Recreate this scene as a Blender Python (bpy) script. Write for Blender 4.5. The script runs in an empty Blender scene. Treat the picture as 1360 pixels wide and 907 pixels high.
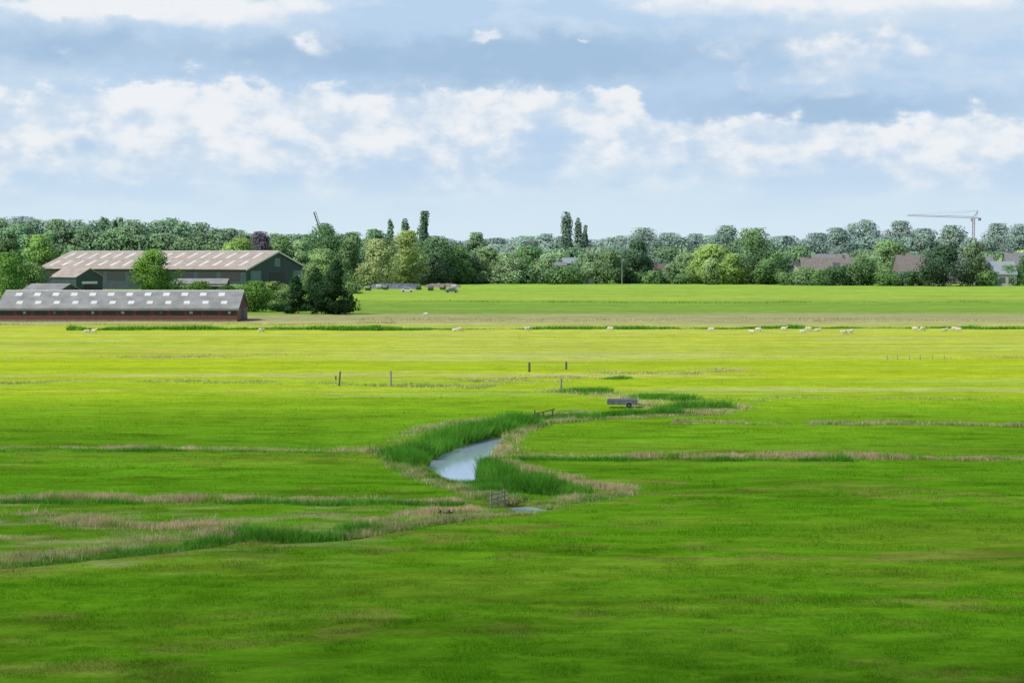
import bpy, math, random
import numpy as np
from mathutils import Vector
random.seed(7)
rng = np.random.default_rng(11)
S = bpy.context.scene
COL = S.collection
F = 2644.4; HC = 12.0; PIT = math.atan(113.5/F)
PI = math.pi

# ------------------------------------------------------------------ helpers
def at(px, py, z=0.0):
    u = (px-680)/F; v = (453.5-py)/F
    dx = u; dy = math.cos(PIT)+v*math.sin(PIT); dz = -math.sin(PIT)+v*math.cos(PIT)
    t = (z-HC)/dz
    return (dx*t, dy*t)
def xat(px, Y): return (px-680)/F*Y
def zat(py, Y): return HC-(py-340)*Y/F

def vn(x, y, seed):
    T = np.random.default_rng(seed).random((256, 256))
    xi = np.floor(x).astype(int); yi = np.floor(y).astype(int)
    fx = x-xi; fy = y-yi; fx = fx*fx*(3-2*fx); fy = fy*fy*(3-2*fy)
    a = T[xi % 256, yi % 256]; b = T[(xi+1) % 256, yi % 256]
    c = T[xi % 256, (yi+1) % 256]; d = T[(xi+1) % 256, (yi+1) % 256]
    return (a*(1-fx)+b*fx)*(1-fy)+(c*(1-fx)+d*fx)*fy
def fbm(x, y, seed, octv=4):
    s = 0; a = .5; t = 0
    for k in range(octv):
        s = s+a*vn(x*2**k+k*17.3, y*2**k+k*9.1, seed+k); t += a; a *= .55
    return s/t
def sst(a, b, x):
    t = np.clip((x-a)/(b-a), 0, 1); return t*t*(3-2*t)

def tag(o, label=None, cat=None, group=None, kind=None):
    if label: o['label'] = label
    if cat: o['category'] = cat
    if group: o['group'] = group
    if kind: o['kind'] = kind
    return o
def empty(name, loc, rz=0, label=None, cat=None, group=None):
    o = bpy.data.objects.new(name, None); COL.objects.link(o)
    o.location = loc; o.rotation_euler = (0, 0, rz); o.empty_display_size = .2
    return tag(o, label, cat, group)
def npmesh(name, V, Fc, mat, C=None, parent=None, smooth=False, nrm=None):
    me = bpy.data.meshes.new(name)
    V = np.asarray(V, np.float32); Fc = np.asarray(Fc, np.int32); k = Fc.shape[1]; n = len(Fc)
    me.vertices.add(len(V)); me.vertices.foreach_set('co', V.ravel())
    me.loops.add(n*k); me.loops.foreach_set('vertex_index', Fc.ravel())
    me.polygons.add(n); me.polygons.foreach_set('loop_start', np.arange(n, dtype=np.int32)*k)
    me.update(calc_edges=True)
    if smooth or nrm is not None: me.polygons.foreach_set('use_smooth', np.ones(n, bool))
    if C is not None:
        ca = me.color_attributes.new('Col', 'FLOAT_COLOR', 'POINT')
        cc = np.ones((len(V), 4), np.float32); cc[:, :3] = C
        ca.data.foreach_set('color', cc.ravel())
    if nrm is not None: me.normals_split_custom_set_from_vertices(nrm.tolist())
    me.materials.append(mat)
    o = bpy.data.objects.new(name, me); COL.objects.link(o)
    if parent: o.parent = parent
    return o
class MB:
    def __init__(s): s.v = []; s.f = []
    def hexa(s, p):
        b = len(s.v); s.v += [tuple(q) for q in p]
        s.f += [tuple(b+i for i in q) for q in ((3,2,1,0),(4,5,6,7),(0,1,5,4),(1,2,6,5),(2,3,7,6),(3,0,4,7))]
        return s
    def box(s, x0, x1, y0, y1, z0, z1):
        return s.hexa([(x0,y0,z0),(x1,y0,z0),(x1,y1,z0),(x0,y1,z0),(x0,y0,z1),(x1,y0,z1),(x1,y1,z1),(x0,y1,z1)])
    def bar(s, a, b, r0, r1=None, n=6):
        r1 = r0 if r1 is None else r1
        a = Vector(a); b = Vector(b); d = (b-a).normalized()
        q = d.orthogonal().normalized(); w = d.cross(q); base = len(s.v)
        for (c, r) in ((a, r0), (b, r1)):
            for i in range(n):
                t = 2*PI*i/n; s.v.append(tuple(c+q*math.cos(t)*r+w*math.sin(t)*r))
        for i in range(n):
            j = (i+1) % n; s.f.append((base+i, base+j, base+n+j, base+n+i))
        s.f.append(tuple(base+i for i in range(n))[::-1]); s.f.append(tuple(base+n+i for i in range(n)))
        return s
    def build(s, name, mat, parent=None, bevel=0):
        me = bpy.data.meshes.new(name); me.from_pydata(s.v, [], s.f); me.materials.append(mat); me.update()
        o = bpy.data.objects.new(name, me); COL.objects.link(o)
        if parent: o.parent = parent
        if bevel:
            m = o.modifiers.new('b', 'BEVEL'); m.width = bevel; m.segments = 2
        return o

# ------------------------------------------------------------------ materials
def newmat(name):
    m = bpy.data.materials.new(name); m.use_nodes = True
    nt = m.node_tree; nt.nodes.clear(); return m, nt
def mat(name, col, rough=.8, nscale=1.0, namt=.25, wave=None, metal=0, stretch=(1,1,1)):
    m, nt = newmat(name); N = nt.nodes; L = nt.links
    out = N.new('ShaderNodeOutputMaterial'); p = N.new('ShaderNodeBsdfPrincipled')
    p.inputs['Roughness'].default_value = rough; p.inputs['Metallic'].default_value = metal
    tc = N.new('ShaderNodeTexCoord'); mp = N.new('ShaderNodeMapping'); mp.inputs['Scale'].default_value = stretch
    L.new(tc.outputs['Object'], mp.inputs['Vector'])
    no = N.new('ShaderNodeTexNoise'); no.inputs['Scale'].default_value = nscale; no.inputs['Detail'].default_value = 6
    L.new(mp.outputs[0], no.inputs['Vector'])
    mr = N.new('ShaderNodeMapRange'); mr.inputs[1].default_value = .3; mr.inputs[2].default_value = .7
    mr.inputs[3].default_value = 1-namt; mr.inputs[4].default_value = 1+namt
    L.new(no.outputs[0], mr.inputs[0]); val = mr.outputs[0]
    if wave:
        wv = N.new('ShaderNodeTexWave'); wv.inputs['Scale'].default_value = wave[0]; wv.bands_direction = wave[1]
        L.new(tc.outputs['Object'], wv.inputs['Vector'])
        m2 = N.new('ShaderNodeMapRange'); m2.inputs[3].default_value = 1-wave[2]; m2.inputs[4].default_value = 1
        L.new(wv.outputs['Fac'], m2.inputs[0])
        mu = N.new('ShaderNodeMath'); mu.operation = 'MULTIPLY'; L.new(val, mu.inputs[0]); L.new(m2.outputs[0], mu.inputs[1]); val = mu.outputs[0]
    vm = N.new('ShaderNodeVectorMath'); vm.operation = 'SCALE'; vm.inputs[0].default_value = col
    L.new(val, vm.inputs['Scale']); L.new(vm.outputs[0], p.inputs['Base Color'])
    L.new(p.outputs[0], out.inputs[0]); return m
def leafmat(name, trans=.35, gain=1.0):
    m, nt = newmat(name); N = nt.nodes; L = nt.links
    out = N.new('ShaderNodeOutputMaterial'); a = N.new('ShaderNodeAttribute'); a.attribute_name = 'Col'
    tc = N.new('ShaderNodeTexCoord'); no = N.new('ShaderNodeTexNoise'); no.inputs['Scale'].default_value = .6; no.inputs['Detail'].default_value = 4
    L.new(tc.outputs['Object'], no.inputs['Vector'])
    mr = N.new('ShaderNodeMapRange'); mr.inputs[1].default_value = .3; mr.inputs[2].default_value = .7
    mr.inputs[3].default_value = .82*gain; mr.inputs[4].default_value = 1.18*gain; L.new(no.outputs[0], mr.inputs[0])
    vm = N.new('ShaderNodeVectorMath'); vm.operation = 'SCALE'; L.new(a.outputs['Color'], vm.inputs[0]); L.new(mr.outputs[0], vm.inputs['Scale'])
    d = N.new('ShaderNodeBsdfDiffuse'); t = N.new('ShaderNodeBsdfTranslucent'); mx = N.new('ShaderNodeMixShader')
    mx.inputs[0].default_value = trans
    L.new(vm.outputs[0], d.inputs[0]); L.new(vm.outputs[0], t.inputs[0]); L.new(d.outputs[0], mx.inputs[1]); L.new(t.outputs[0], mx.inputs[2])
    L.new(mx.outputs[0], out.inputs[0]); return m

LEAF = leafmat('foliage', .38)
BLADE = leafmat('grass_blades', .5)
# ground
GR, nt = newmat('pasture_ground'); N = nt.nodes; L = nt.links
out = N.new('ShaderNodeOutputMaterial'); d = N.new('ShaderNodeBsdfDiffuse'); a = N.new('ShaderNodeAttribute'); a.attribute_name = 'Col'
geo = N.new('ShaderNodeNewGeometry'); val = None
for sc, st, amt in ((.9, (.35, 1, 1), .26), (4.0, (1, 1, 1), .2), (.12, (.3, 1, 1), .15)):
    mp = N.new('ShaderNodeMapping'); mp.inputs['Scale'].default_value = st; L.new(geo.outputs['Position'], mp.inputs['Vector'])
    no = N.new('ShaderNodeTexNoise'); no.inputs['Scale'].default_value = sc; no.inputs['Detail'].default_value = 7; no.inputs['Roughness'].default_value = .65
    L.new(mp.outputs[0], no.inputs['Vector'])
    mr = N.new('ShaderNodeMapRange'); mr.inputs[1].default_value = .3; mr.inputs[2].default_value = .7; mr.inputs[3].default_value = 1-amt; mr.inputs[4].default_value = 1+amt
    L.new(no.outputs[0], mr.inputs[0])
    if val is None: val = mr.outputs[0]
    else:
        mu = N.new('ShaderNodeMath'); mu.operation = 'MULTIPLY'; L.new(val, mu.inputs[0]); L.new(mr.outputs[0], mu.inputs[1]); val = mu.outputs[0]
vm = N.new('ShaderNodeVectorMath'); vm.operation = 'SCALE'; L.new(a.outputs['Color'], vm.inputs[0]); L.new(val, vm.inputs['Scale'])
L.new(vm.outputs[0], d.inputs[0]); L.new(d.outputs[0], out.inputs[0])
# water
WA, nt = newmat('creek_water'); N = nt.nodes; L = nt.links
out = N.new('ShaderNodeOutputMaterial'); p = N.new('ShaderNodeBsdfPrincipled')
p.inputs['Base Color'].default_value = (.46, .58, .70, 1); p.inputs['Roughness'].default_value = .04; p.inputs['IOR'].default_value = 2.0  # pale blue base colour carries part of the sky reflection
no = N.new('ShaderNodeTexNoise'); no.inputs['Scale'].default_value = 2.0; no.inputs['Detail'].default_value = 3
tc = N.new('ShaderNodeTexCoord'); L.new(tc.outputs['Object'], no.inputs['Vector'])
b = N.new('ShaderNodeBump'); b.inputs['Strength'].default_value = .12; b.inputs['Distance'].default_value = .05
L.new(no.outputs[0], b.inputs['Height']); L.new(b.outputs[0], p.inputs['Normal']); L.new(p.outputs[0], out.inputs[0])

M = dict(
 roof_tan=mat('fibre_cement_roof', (.37,.315,.27), .85, .35, .2, (1.2,'X',.12)),
 roof_grey=mat('grey_corrugated_roof', (.25,.255,.25), .85, .5, .22, (1.5,'X',.15)),
 skylight=mat('skylight_sheet', (.62,.63,.62), .5, 1, .08),
 skylight_d=mat('weathered_skylight_sheet', (.58,.56,.53), .6, .3, .2),
 green_wall=mat('dark_blue_green_cladding', (.035,.062,.07), .7, .5, .2, (1.5,'Y',.25)),
 green_light=mat('teal_cladding', (.10,.17,.19), .6, .5, .15),
 brick=mat('dark_red_brick', (.13,.05,.038), .9, 3, .3),
 brick_l=mat('brown_brick', (.22,.125,.085), .9, 3, .25),
 brick_f=mat('hazed_brown_brick', (.19,.16,.145), .9, 1, .2),  # distance haze put into the colour: brick greyed for the far houses
 dark=mat('dark_opening', (.02,.024,.027), .6, 1, .1),
 white=mat('white_paint', (.6,.6,.58), .6, 2, .1),
 cream=mat('pale_render_wall', (.40,.39,.36), .8, 1, .12),
 tile_br=mat('brown_tile_roof', (.205,.18,.165), .85, 1.2, .2, (2,'Z',.15)),
 tile_gr=mat('grey_tile_roof', (.20,.21,.22), .85, 1.2, .2, (2,'Z',.15)),
 tile_red=mat('reddish_brown_roof', (.15,.11,.09), .8, 1.2, .2),
 glass=mat('window_glass', (.08,.10,.12), .2, 1, .1),
 ghouse=mat('greenhouse_glass', (.32,.37,.41), .35, .6, .1, (2,'X',.3)),
 wood=mat('weathered_wood', (.11,.09,.07), .9, 8, .35),
 wood_p=mat('pale_weathered_wood', (.27,.25,.21), .9, 8, .3),
 bark=mat('tree_bark', (.09,.075,.06), .95, 4, .3),
 steel=mat('galvanised_steel', (.33,.35,.37), .45, 4, .15, None, .5),
 slate=mat('slate_grey_panel', (.10,.12,.15), .6, 3, .2),
 rubber=mat('black_rubber', (.02,.02,.02), .8, 4, .2),
 plastic=mat('silage_wrap', (.07,.08,.08), .35, 2, .3),
 wrapg=mat('pale_silage_wrap', (.36,.41,.40), .4, 2, .15),
 wool=mat('sheep_wool', (.60,.54,.45), .95, 12, .15),
 cranepaint=mat('crane_steel', (.34,.30,.31), .6, 1, .1),
 mill=mat('mill_thatch', (.10,.10,.10), .9, 2, .2),
 soil=mat('bare_soil', (.20,.17,.13), .95, 1, .25),
)

# ------------------------------------------------------------------ water course
POOL = [(620,640,.5),(608,634,1.1),(601,623,1.6),(608,611,1.6),(625,600,1.5),(642,589,1.1),(660,579,.5)]
SLIV = [(714,674,.35),(702,672,.55),(690,668,.4)]
DITCH = [(716,674,.4),(650,680,.3),(590,690,.3),(520,702,.3),(450,713,.5),(385,718,.6),(335,714,.4),(250,728,.4),(110,741,.5),(0,752,.4),(-160,765,.4)]
MARG = [(690,566,.2),(730,556,.3),(790,552,.2),(860,548,.3),(930,542,.3),(905,532,.3),(850,525,.3),(780,517,.3)]
def wpath(P): return [(*at(p[0], p[1]), p[2]) for p in P]
def dpath(x, y, W):
    best = np.full(x.shape, 1e9)
    for (x0,y0,w0),(x1,y1,w1) in zip(W[:-1], W[1:]):
        dx, dy = x1-x0, y1-y0; t = np.clip(((x-x0)*dx+(y-y0)*dy)/(dx*dx+dy*dy), 0, 1)
        dd = np.hypot(x-x0-t*dx, y-y0-t*dy)-(w0+(w1-w0)*t); best = np.minimum(best, dd)
    return best
PW, SW, DW, MW = wpath(POOL), wpath(SLIV), wpath(DITCH), wpath(MARG)
def dwater(x, y): return np.minimum(dpath(x, y, PW), dpath(x, y, SW))

def gcol(x, y):
    py = 340+31733/np.maximum(y, 20)
    n1 = fbm(x/22+50, y/7+50, 3); n2 = fbm(x/70+10, y/25+10, 9); n3 = fbm(x/5+30, y/1.8+70, 21); n4 = fbm(x/2.6+3, y/1.4+7, 25, 5)
    p = py+np.clip((py-400)/140, 0, 1)*((n1-.5)*26+(n2-.5)*40)
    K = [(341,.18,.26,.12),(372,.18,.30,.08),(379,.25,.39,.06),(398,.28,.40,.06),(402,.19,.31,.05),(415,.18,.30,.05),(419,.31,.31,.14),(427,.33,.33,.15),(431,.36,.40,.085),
         (440,.375,.44,.04),(462,.385,.44,.05),(480,.34,.425,.022),(510,.32,.415,.02),(530,.25,.375,.018),(548,.165,.32,.014),(600,.125,.30,.012),(650,.12,.295,.011),(720,.12,.285,.010),(800,.115,.275,.010),(960,.10,.25,.009)]  # nearer greens darker: lusher grass plus shade of clouds put into the colour
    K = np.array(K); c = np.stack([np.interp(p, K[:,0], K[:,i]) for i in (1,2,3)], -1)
    yel = sst(.5, .72, n1*.6+n2*.4)[..., None]*sst(500, 640, py)[..., None]
    c = c*(1-.45*yel)+np.array([.24,.33,.03])*.45*yel
    red = (sst(.50, .66, n4)*sst(.42, .62, fbm(x/14+8, y/5+1, 29))*sst(560, 660, py))[..., None]
    c = c*(1-.5*red)+np.array([.27,.24,.06])*.5*red
    drk = sst(.5, .8, n3)[..., None]*sst(450, 600, py)[..., None]
    c = c*(1-.32*drk)
    far = (1-sst(430, 470, py))[..., None]
    c = c*(1+far*(n3[..., None]-.5)*.4)
    s2 = fbm(x/160+5, y/11+3, 51); c = c*(1+far*(s2[..., None]-.5)*.35*np.array([1.2,1,.8]))
    st = fbm(x/60+5, y/3.2+3, 40); w = sst(.54, .68, st)*sst(436, 445, py)*(1-sst(512, 535, py))
    c = c*(1-.42*w[..., None])+np.array([.45,.42,.24])*.42*w[..., None]
    st = fbm(x/90+15, y/5+3, 44); w = sst(.52, .62, st)*sst(442, 455, py)*(1-sst(530, 550, py))
    c = c*(1-.45*w[..., None])+np.array([.23,.37,.02])*.45*w[..., None]
    dd = np.minimum(np.minimum(dwater(x, y), dpath(x, y, DW)), dpath(x, y, MW)); k = (1-sst(.1, 1.4, dd+(n3-.5)*1.6))[..., None]
    c = c*(1-k*.5)+(np.array([.22,.27,.07]))*k*.5
    z_ = sst(655, 675, py)*(1-sst(752, 770, py))*(1-sst(-8, -2, x))*sst(.45, .68, fbm(x/3+9, y/.9+2, 71))*(1-sst(-9, -1, x+ (py-700)*.06))
    c = c*(1-.42*z_[..., None])+np.array([.46,.36,.22])*.42*z_[..., None]
    return c

# ------------------------------------------------------------------ ground sheet
ys = np.concatenate([[-3000,-600,-100,0,25,38], np.arange(45, 210, .5), np.arange(210, 420, 1.2), np.arange(420, 1000, 5), np.geomspace(1000, 14000, 22)])
xp = np.concatenate([np.arange(0, 62, .5), np.arange(62, 260, 4), np.geomspace(260, 9000, 18)])
xs = np.concatenate([-xp[:0:-1], xp])
X, Y = np.meshgrid(xs, ys)
D = np.full(X.shape, 1e9); m = (Y > 60) & (Y < 220) & (np.abs(X) < 62)
D[m] = dwater(X[m], Y[m]); DD = np.full(X.shape, 1e9); DD[m] = np.minimum(dpath(X[m], Y[m], DW), dpath(X[m], Y[m], MW))
Z = (fbm(X/3, Y/3, 5)-.5)*.16+(fbm(X/18, Y/18, 8)-.5)*.3
Z = np.where((Y > 45) & (Y < 1000), Z, 0)
Z = np.where(D < 4, Z*np.clip(D/4, 0, 1), Z)
Z = Z-.75*(1-sst(-.4, .5, D))-.25*(1-sst(-.4, .6, DD))
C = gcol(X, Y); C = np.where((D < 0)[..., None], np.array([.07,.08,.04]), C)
ny, nx = X.shape; idx = np.arange(ny*nx).reshape(ny, nx)
Fc = np.stack([idx[:-1,:-1], idx[:-1,1:], idx[1:,1:], idx[1:,:-1]], -1).reshape(-1, 4)
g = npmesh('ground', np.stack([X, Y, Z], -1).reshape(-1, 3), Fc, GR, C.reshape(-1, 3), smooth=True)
tag(g, 'flat green polder pasture stretching to the horizon', 'ground', kind='structure')
w = MB()
for CW in (PW, SW):
    n = len(CW); Lp = []; Rp = []; b0 = len(w.v)
    for i in range(n):
        a_ = Vector(CW[max(i-1, 0)][:2]); b_ = Vector(CW[min(i+1, n-1)][:2]); t = (b_-a_).normalized(); nn = Vector((-t.y, t.x))
        c_ = Vector(CW[i][:2]); hw = CW[i][2]+.4
        Lp.append((*(c_+nn*hw), -.2)); Rp.append((*(c_-nn*hw), -.2))
    w.v += Lp+Rp; w.f += [(b0+i, b0+i+1, b0+n+i+1, b0+n+i) for i in range(n-1)]
wo = w.build('water', WA); tag(wo, 'narrow creek water reflecting the pale sky', 'water', kind='structure')

# ------------------------------------------------------------------ grass blades
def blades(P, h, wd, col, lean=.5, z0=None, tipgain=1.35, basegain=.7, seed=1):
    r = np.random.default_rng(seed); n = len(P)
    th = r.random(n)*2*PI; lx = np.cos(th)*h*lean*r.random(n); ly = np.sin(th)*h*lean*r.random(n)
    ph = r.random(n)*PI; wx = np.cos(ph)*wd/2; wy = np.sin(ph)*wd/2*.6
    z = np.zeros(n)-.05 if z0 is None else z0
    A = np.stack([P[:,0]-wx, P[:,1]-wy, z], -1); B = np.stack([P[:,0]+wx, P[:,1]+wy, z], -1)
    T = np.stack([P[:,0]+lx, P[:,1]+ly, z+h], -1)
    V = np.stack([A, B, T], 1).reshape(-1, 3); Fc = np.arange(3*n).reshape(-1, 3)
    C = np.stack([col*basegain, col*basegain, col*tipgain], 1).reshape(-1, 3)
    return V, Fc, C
n = 580000
py = 425+(rng.random(n)**.8)*520; px = -120+rng.random(n)*1600
Yg = 31733/(py-340); Xg = (px-680)/F*Yg
dc = dwater(Xg, Yg); keep = dc > .3; Xg = Xg[keep]; Yg = Yg[keep]
nz = fbm(Xg/1.3, Yg/.9, 77, 3); nb = fbm(Xg/9+4, Yg/3+4, 31)
h = (.04+.16*sst(.35, .75, nz)+.08*sst(.5, .8, nb))*(.5+.7*rng.random(len(Xg)))*np.where(Yg > 170, .8, 1)
wd = np.maximum(.018, Yg*.00034)*(.6+.8*rng.random(len(Xg)))
zg = (fbm(Xg/3, Yg/3, 5)-.5)*.16+(fbm(Xg/18, Yg/18, 8)-.5)*.3-.04
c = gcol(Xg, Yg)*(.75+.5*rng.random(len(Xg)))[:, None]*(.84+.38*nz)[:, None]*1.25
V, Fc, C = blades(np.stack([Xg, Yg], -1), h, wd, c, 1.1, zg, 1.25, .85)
tag(npmesh('pasture_grass', V, Fc, BLADE, C), 'short green pasture grass growing across the fields', 'grass', kind='stuff')

def veg(name, label, P, width, hr, n, cols, cat, patch=.35, seed=1, pw=3.2, wdk=.0004):
    """scatter blades along a line laid on the ground"""
    r = np.random.default_rng(seed); W = np.array([at(p[0], p[1]) for p in P]); pp = np.array([p[:2] for p in P], float)
    seg = np.hypot(*(pp[1:]-pp[:-1]).T); cs = np.concatenate([[0], np.cumsum(seg)])
    t = (-.03+1.06*r.random(n))*cs[-1]; x = np.interp(t, cs, W[:,0]); y = np.interp(t, cs, W[:,1])
    off = r.normal(0, .6, n)*width; off = off+(fbm(x/3+seed, y*0+seed, 33)-.5)*width*1.8
    i = np.clip(np.searchsorted(cs, t)-1, 0, len(seg)-1); dv = W[i+1]-W[i]; dv = dv/np.hypot(*dv.T)[:, None]
    x = x-dv[:,1]*off+r.normal(0, .3, n); y = y+dv[:,0]*off+r.normal(0, .22, n)
    far = max(1, W[:,1].mean()/140)
    pn = fbm(x/(pw*far)+seed, y/(pw*.5*far)+seed, 60+seed, 4); k = (pn > patch+r.normal(0, .06, n)) & (dwater(x, y) > -.1)
    x, y, pn = x[k], y[k], pn[k]; n = len(x)
    h = (hr[0]+(hr[1]-hr[0])*r.random(n)**1.5)*(.45+.9*np.clip((pn-patch)/.35, 0, 1))
    wd = np.maximum(.020, y*wdk)*(.6+.8*r.random(n))
    pc = fbm(x/1.6+seed, y/1.0, 90+seed, 2); cols = np.array(cols, float)
    ci = np.clip(((pc*1.6-.3)*len(cols)+r.normal(0, .7, n)).astype(int), 0, len(cols)-1)
    c = cols[ci]*(.7+.6*r.random(n))[:, None]
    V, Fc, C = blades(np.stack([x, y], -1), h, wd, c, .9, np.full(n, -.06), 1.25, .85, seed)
    return tag(npmesh(name, V, Fc, BLADE, C), label, cat, kind='stuff')
DRY = [(.26,.42,.06),(.72,.52,.34),(.46,.48,.15),(.80,.60,.42),(.70,.50,.33),(.28,.44,.07)]
DRYG = [(.20,.40,.05),(.66,.50,.31),(.32,.46,.08),(.74,.56,.38),(.18,.38,.05)]
REED = [(.10,.32,.03),(.15,.40,.04),(.08,.24,.03),(.20,.44,.05)]
REEDG = [(.14,.34,.04),(.18,.40,.04),(.34,.40,.10),(.11,.27,.03)]
k = 1
for nm, lb, P, wdt, hr, n_, cl, ct, pt in [
 ('dry_grass','dry pinkish grass strip before the long low brick barn',[(-30,432),(120,431),(330,431),(520,429)],5,(.15,.4),9000,DRY,'dry grass',.36),
 ('dry_grass','pale dry grass belt along the far right pasture',[(480,424),(800,425),(1100,425),(1400,424)],11,(.15,.35),13000,DRY,'dry grass',.42),
 ('reeds','dark green reeds lining the far ditch left of centre',[(95,438),(250,438),(500,438)],1.0,(.35,.75),10000,REED,'reeds',.24),
 ('reeds','dark green reeds lining the far ditch right of centre',[(500,438),(800,437),(1100,436),(1390,437)],1.1,(.3,.7),18000,REED,'reeds',.30),
 ('dry_grass','thin dry grass line left across the bright field',[(-20,508),(200,507),(420,509),(650,513)],1.8,(.1,.3),10000,DRYG,'dry grass',.40),
 ('dry_grass','pinkish dry grass beside the posts in the bright middle field',[(640,507),(760,500),(870,496),(1000,490)],4,(.12,.32),11000,DRY,'dry grass',.45),
 ('dry_grass','faint dry grass line high on the right bright field',[(1000,478),(1150,476),(1390,474)],3,(.1,.28),6000,DRYG,'dry grass',.5),
 ('dry_grass','dry grass line crossing the left side of the bright field',[(-20,478),(200,474),(460,470)],3,(.1,.28),6000,DRY,'dry grass',.48),
 ('dry_grass','dry grass line at right behind the culvert trailer',[(900,560),(1040,562),(1200,562),(1390,565)],.8,(.12,.36),11000,DRYG,'dry grass',.38),
 ('dry_grass','dry grass ditch line at right near picture edge, closer to the trailer',[(850,534),(1000,529),(1180,530),(1340,530)],1.4,(.1,.3),7000,DRYG,'dry grass',.45),
 ('dry_grass','long dry grass ditch line left of the creek bend',[(-20,597),(150,597),(330,599),(520,601)],.5,(.18,.42),15000,DRY,'dry grass',.30),
 ('reeds','dark rushes along the ditch line left of creek bend',[(-20,601),(150,600),(330,602),(500,604)],.3,(.14,.36),9000,REED,'rushes',.36),
 ('dry_grass','long dry grass ditch line right of the creek',[(690,604),(850,607),(1000,606),(1200,608),(1390,610)],.5,(.15,.4),16000,DRY,'dry grass',.34),
 ('reeds','dark rushes along the ditch line right of the creek',[(690,610),(850,611),(1000,610),(1120,611)],.35,(.14,.36),8000,REED,'rushes',.36),
 ('dry_grass','thick dry grass strip left of the lower creek',[(-30,664),(120,664),(300,665),(480,664),(600,667)],.6,(.18,.45),20000,DRY,'dry grass',.36),
 ('reeds','dark rushes under the dry grass strip left of the lower creek',[(-30,668),(150,668),(330,669),(600,670)],.3,(.14,.34),9000,REED,'rushes',.38),
 ('dry_grass','broad tan grass band at the far left ditch, upper row',[(-30,690),(60,688),(180,697),(300,703)],1.2,(.15,.42),20000,DRY,'dry grass',.41),
 ('dry_grass','broad tan grass band at the far left ditch, lower row',[(-40,745),(70,740),(180,726),(300,710),(340,706)],.9,(.15,.4),18000,DRYG,'dry grass',.40),
 ('dry_grass','loose straw grass between the two rows at far left',[(-40,718),(80,714),(200,712),(300,708)],1.8,(.1,.3),9000,DRY,'dry grass',.50),
 ('dry_grass','tan grass edge on the ditch below the creek',[(440,713),(520,700),(580,690),(650,684),(700,680)],.5,(.15,.36),12000,DRYG,'dry grass',.38),
 ('dry_grass','tan grass tuft band running left of the wooden hurdle',[(480,692),(520,686),(570,681),(630,676)],.45,(.15,.4),7000,DRY,'dry grass',.42),
 ('dry_grass','greyish seeding grass along the left bank of the creek',[(505,600),(522,612),(550,630),(590,645),(640,658),(675,666)],.4,(.18,.38),15000,DRYG,'dry grass',.32),
 ('dry_grass','greyish seeding grass above the creek bend',[(525,592),(550,576),(590,565),(650,558),(720,552),(780,546)],.8,(.15,.36),13000,DRYG,'dry grass',.38),
 ('dry_grass','pale seeding grass on the inner bank right of the water',[(705,563),(680,574),(664,590),(656,606),(668,616),(715,630),(775,643),(830,651)],.55,(.18,.4),20000,DRY,'dry grass',.33),
 ('dry_grass','tan grass tongue ending right of the lower creek',[(725,672),(770,663),(825,655)],.5,(.15,.36),9000,DRYG,'dry grass',.38),
 ('dry_grass','dry grass fringe around the far creek meander',[(740,516),(800,524),(870,540),(930,548),(985,541)],1.4,(.15,.36),12000,DRY,'dry grass',.38),
 ('dry_grass','dry grass on the near side of the far creek',[(720,560),(800,555),(880,552),(950,549)],.9,(.15,.36),9000,DRYG,'dry grass',.38),
 ('reeds','green reeds on the outer left bank of the creek bend',[(522,600),(530,607),(545,614),(564,622)],.6,(.4,.75),6000,REED,'reeds',.24),
 ('reeds','dark green reed belt behind the open water',[(556,606),(572,595),(604,583),(650,573),(690,563)],1.0,(.4,.95),20000,REED,'reeds',.27),
 ('reeds','tall dark reeds on the bank below the open water',[(638,620),(652,634),(690,646),(748,657)],.75,(.35,.85),19000,REED,'reeds',.27),
 ('reeds','green reeds hiding the narrow creek below the pool',[(626,642),(650,652),(680,664)],.45,(.2,.45),7000,REED,'reeds',.28),
 ('reeds','thin green reeds edging the left side of the pool',[(562,622),(580,634),(606,643)],.25,(.15,.35),3500,REEDG,'reeds',.28),
 ('reeds','green reed clump right of the trailer',[(880,548),(915,545),(958,542)],1.2,(.3,.75),8000,REED,'reeds',.34),
 ('reeds','low green reeds beyond the trailer',[(846,530),(884,526),(905,532)],1.2,(.3,.6),4500,REED,'reeds',.32),
 ('reeds','small reed clump at the far creek corner',[(756,519),(780,522),(806,522)],1.2,(.25,.55),3500,REED,'reeds',.32),
 ('reeds','small reed clump in front of the wooden posts',[(812,504),(830,502)],1.1,(.25,.45),800,REED,'reeds',.3),
 ('reeds','green rushes winding from the creek bend to the grey trailer',[(690,563),(720,556),(770,555),(800,552),(880,549)],.7,(.2,.55),11000,REED,'rushes',.27),
 ('reeds','tall dark sedge clump in the left ditch',[(322,708),(340,716),(365,719),(395,719)],.4,(.2,.75),6500,REED,'sedge',.36),
 ('reeds','dark sedge clump further right along the left ditch',[(395,720),(430,716),(470,706),(540,697)],.3,(.2,.55),6500,REED,'sedge',.38),
 ('reeds','low dark rushes in the ditch at lower left',[(20,750),(100,744),(180,738),(240,729),(310,716)],.3,(.15,.42),9500,REED,'rushes',.34),
 ('reeds','scattered rushes along the far edge of the wide meadow',[(480,400),(800,402),(1100,402),(1390,401)],5,(.3,.6),5000,REEDG,'rushes',.5),
]:
    veg(nm, lb, P, wdt, hr, n_, cl, ct, pt, k); k += 1

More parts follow.
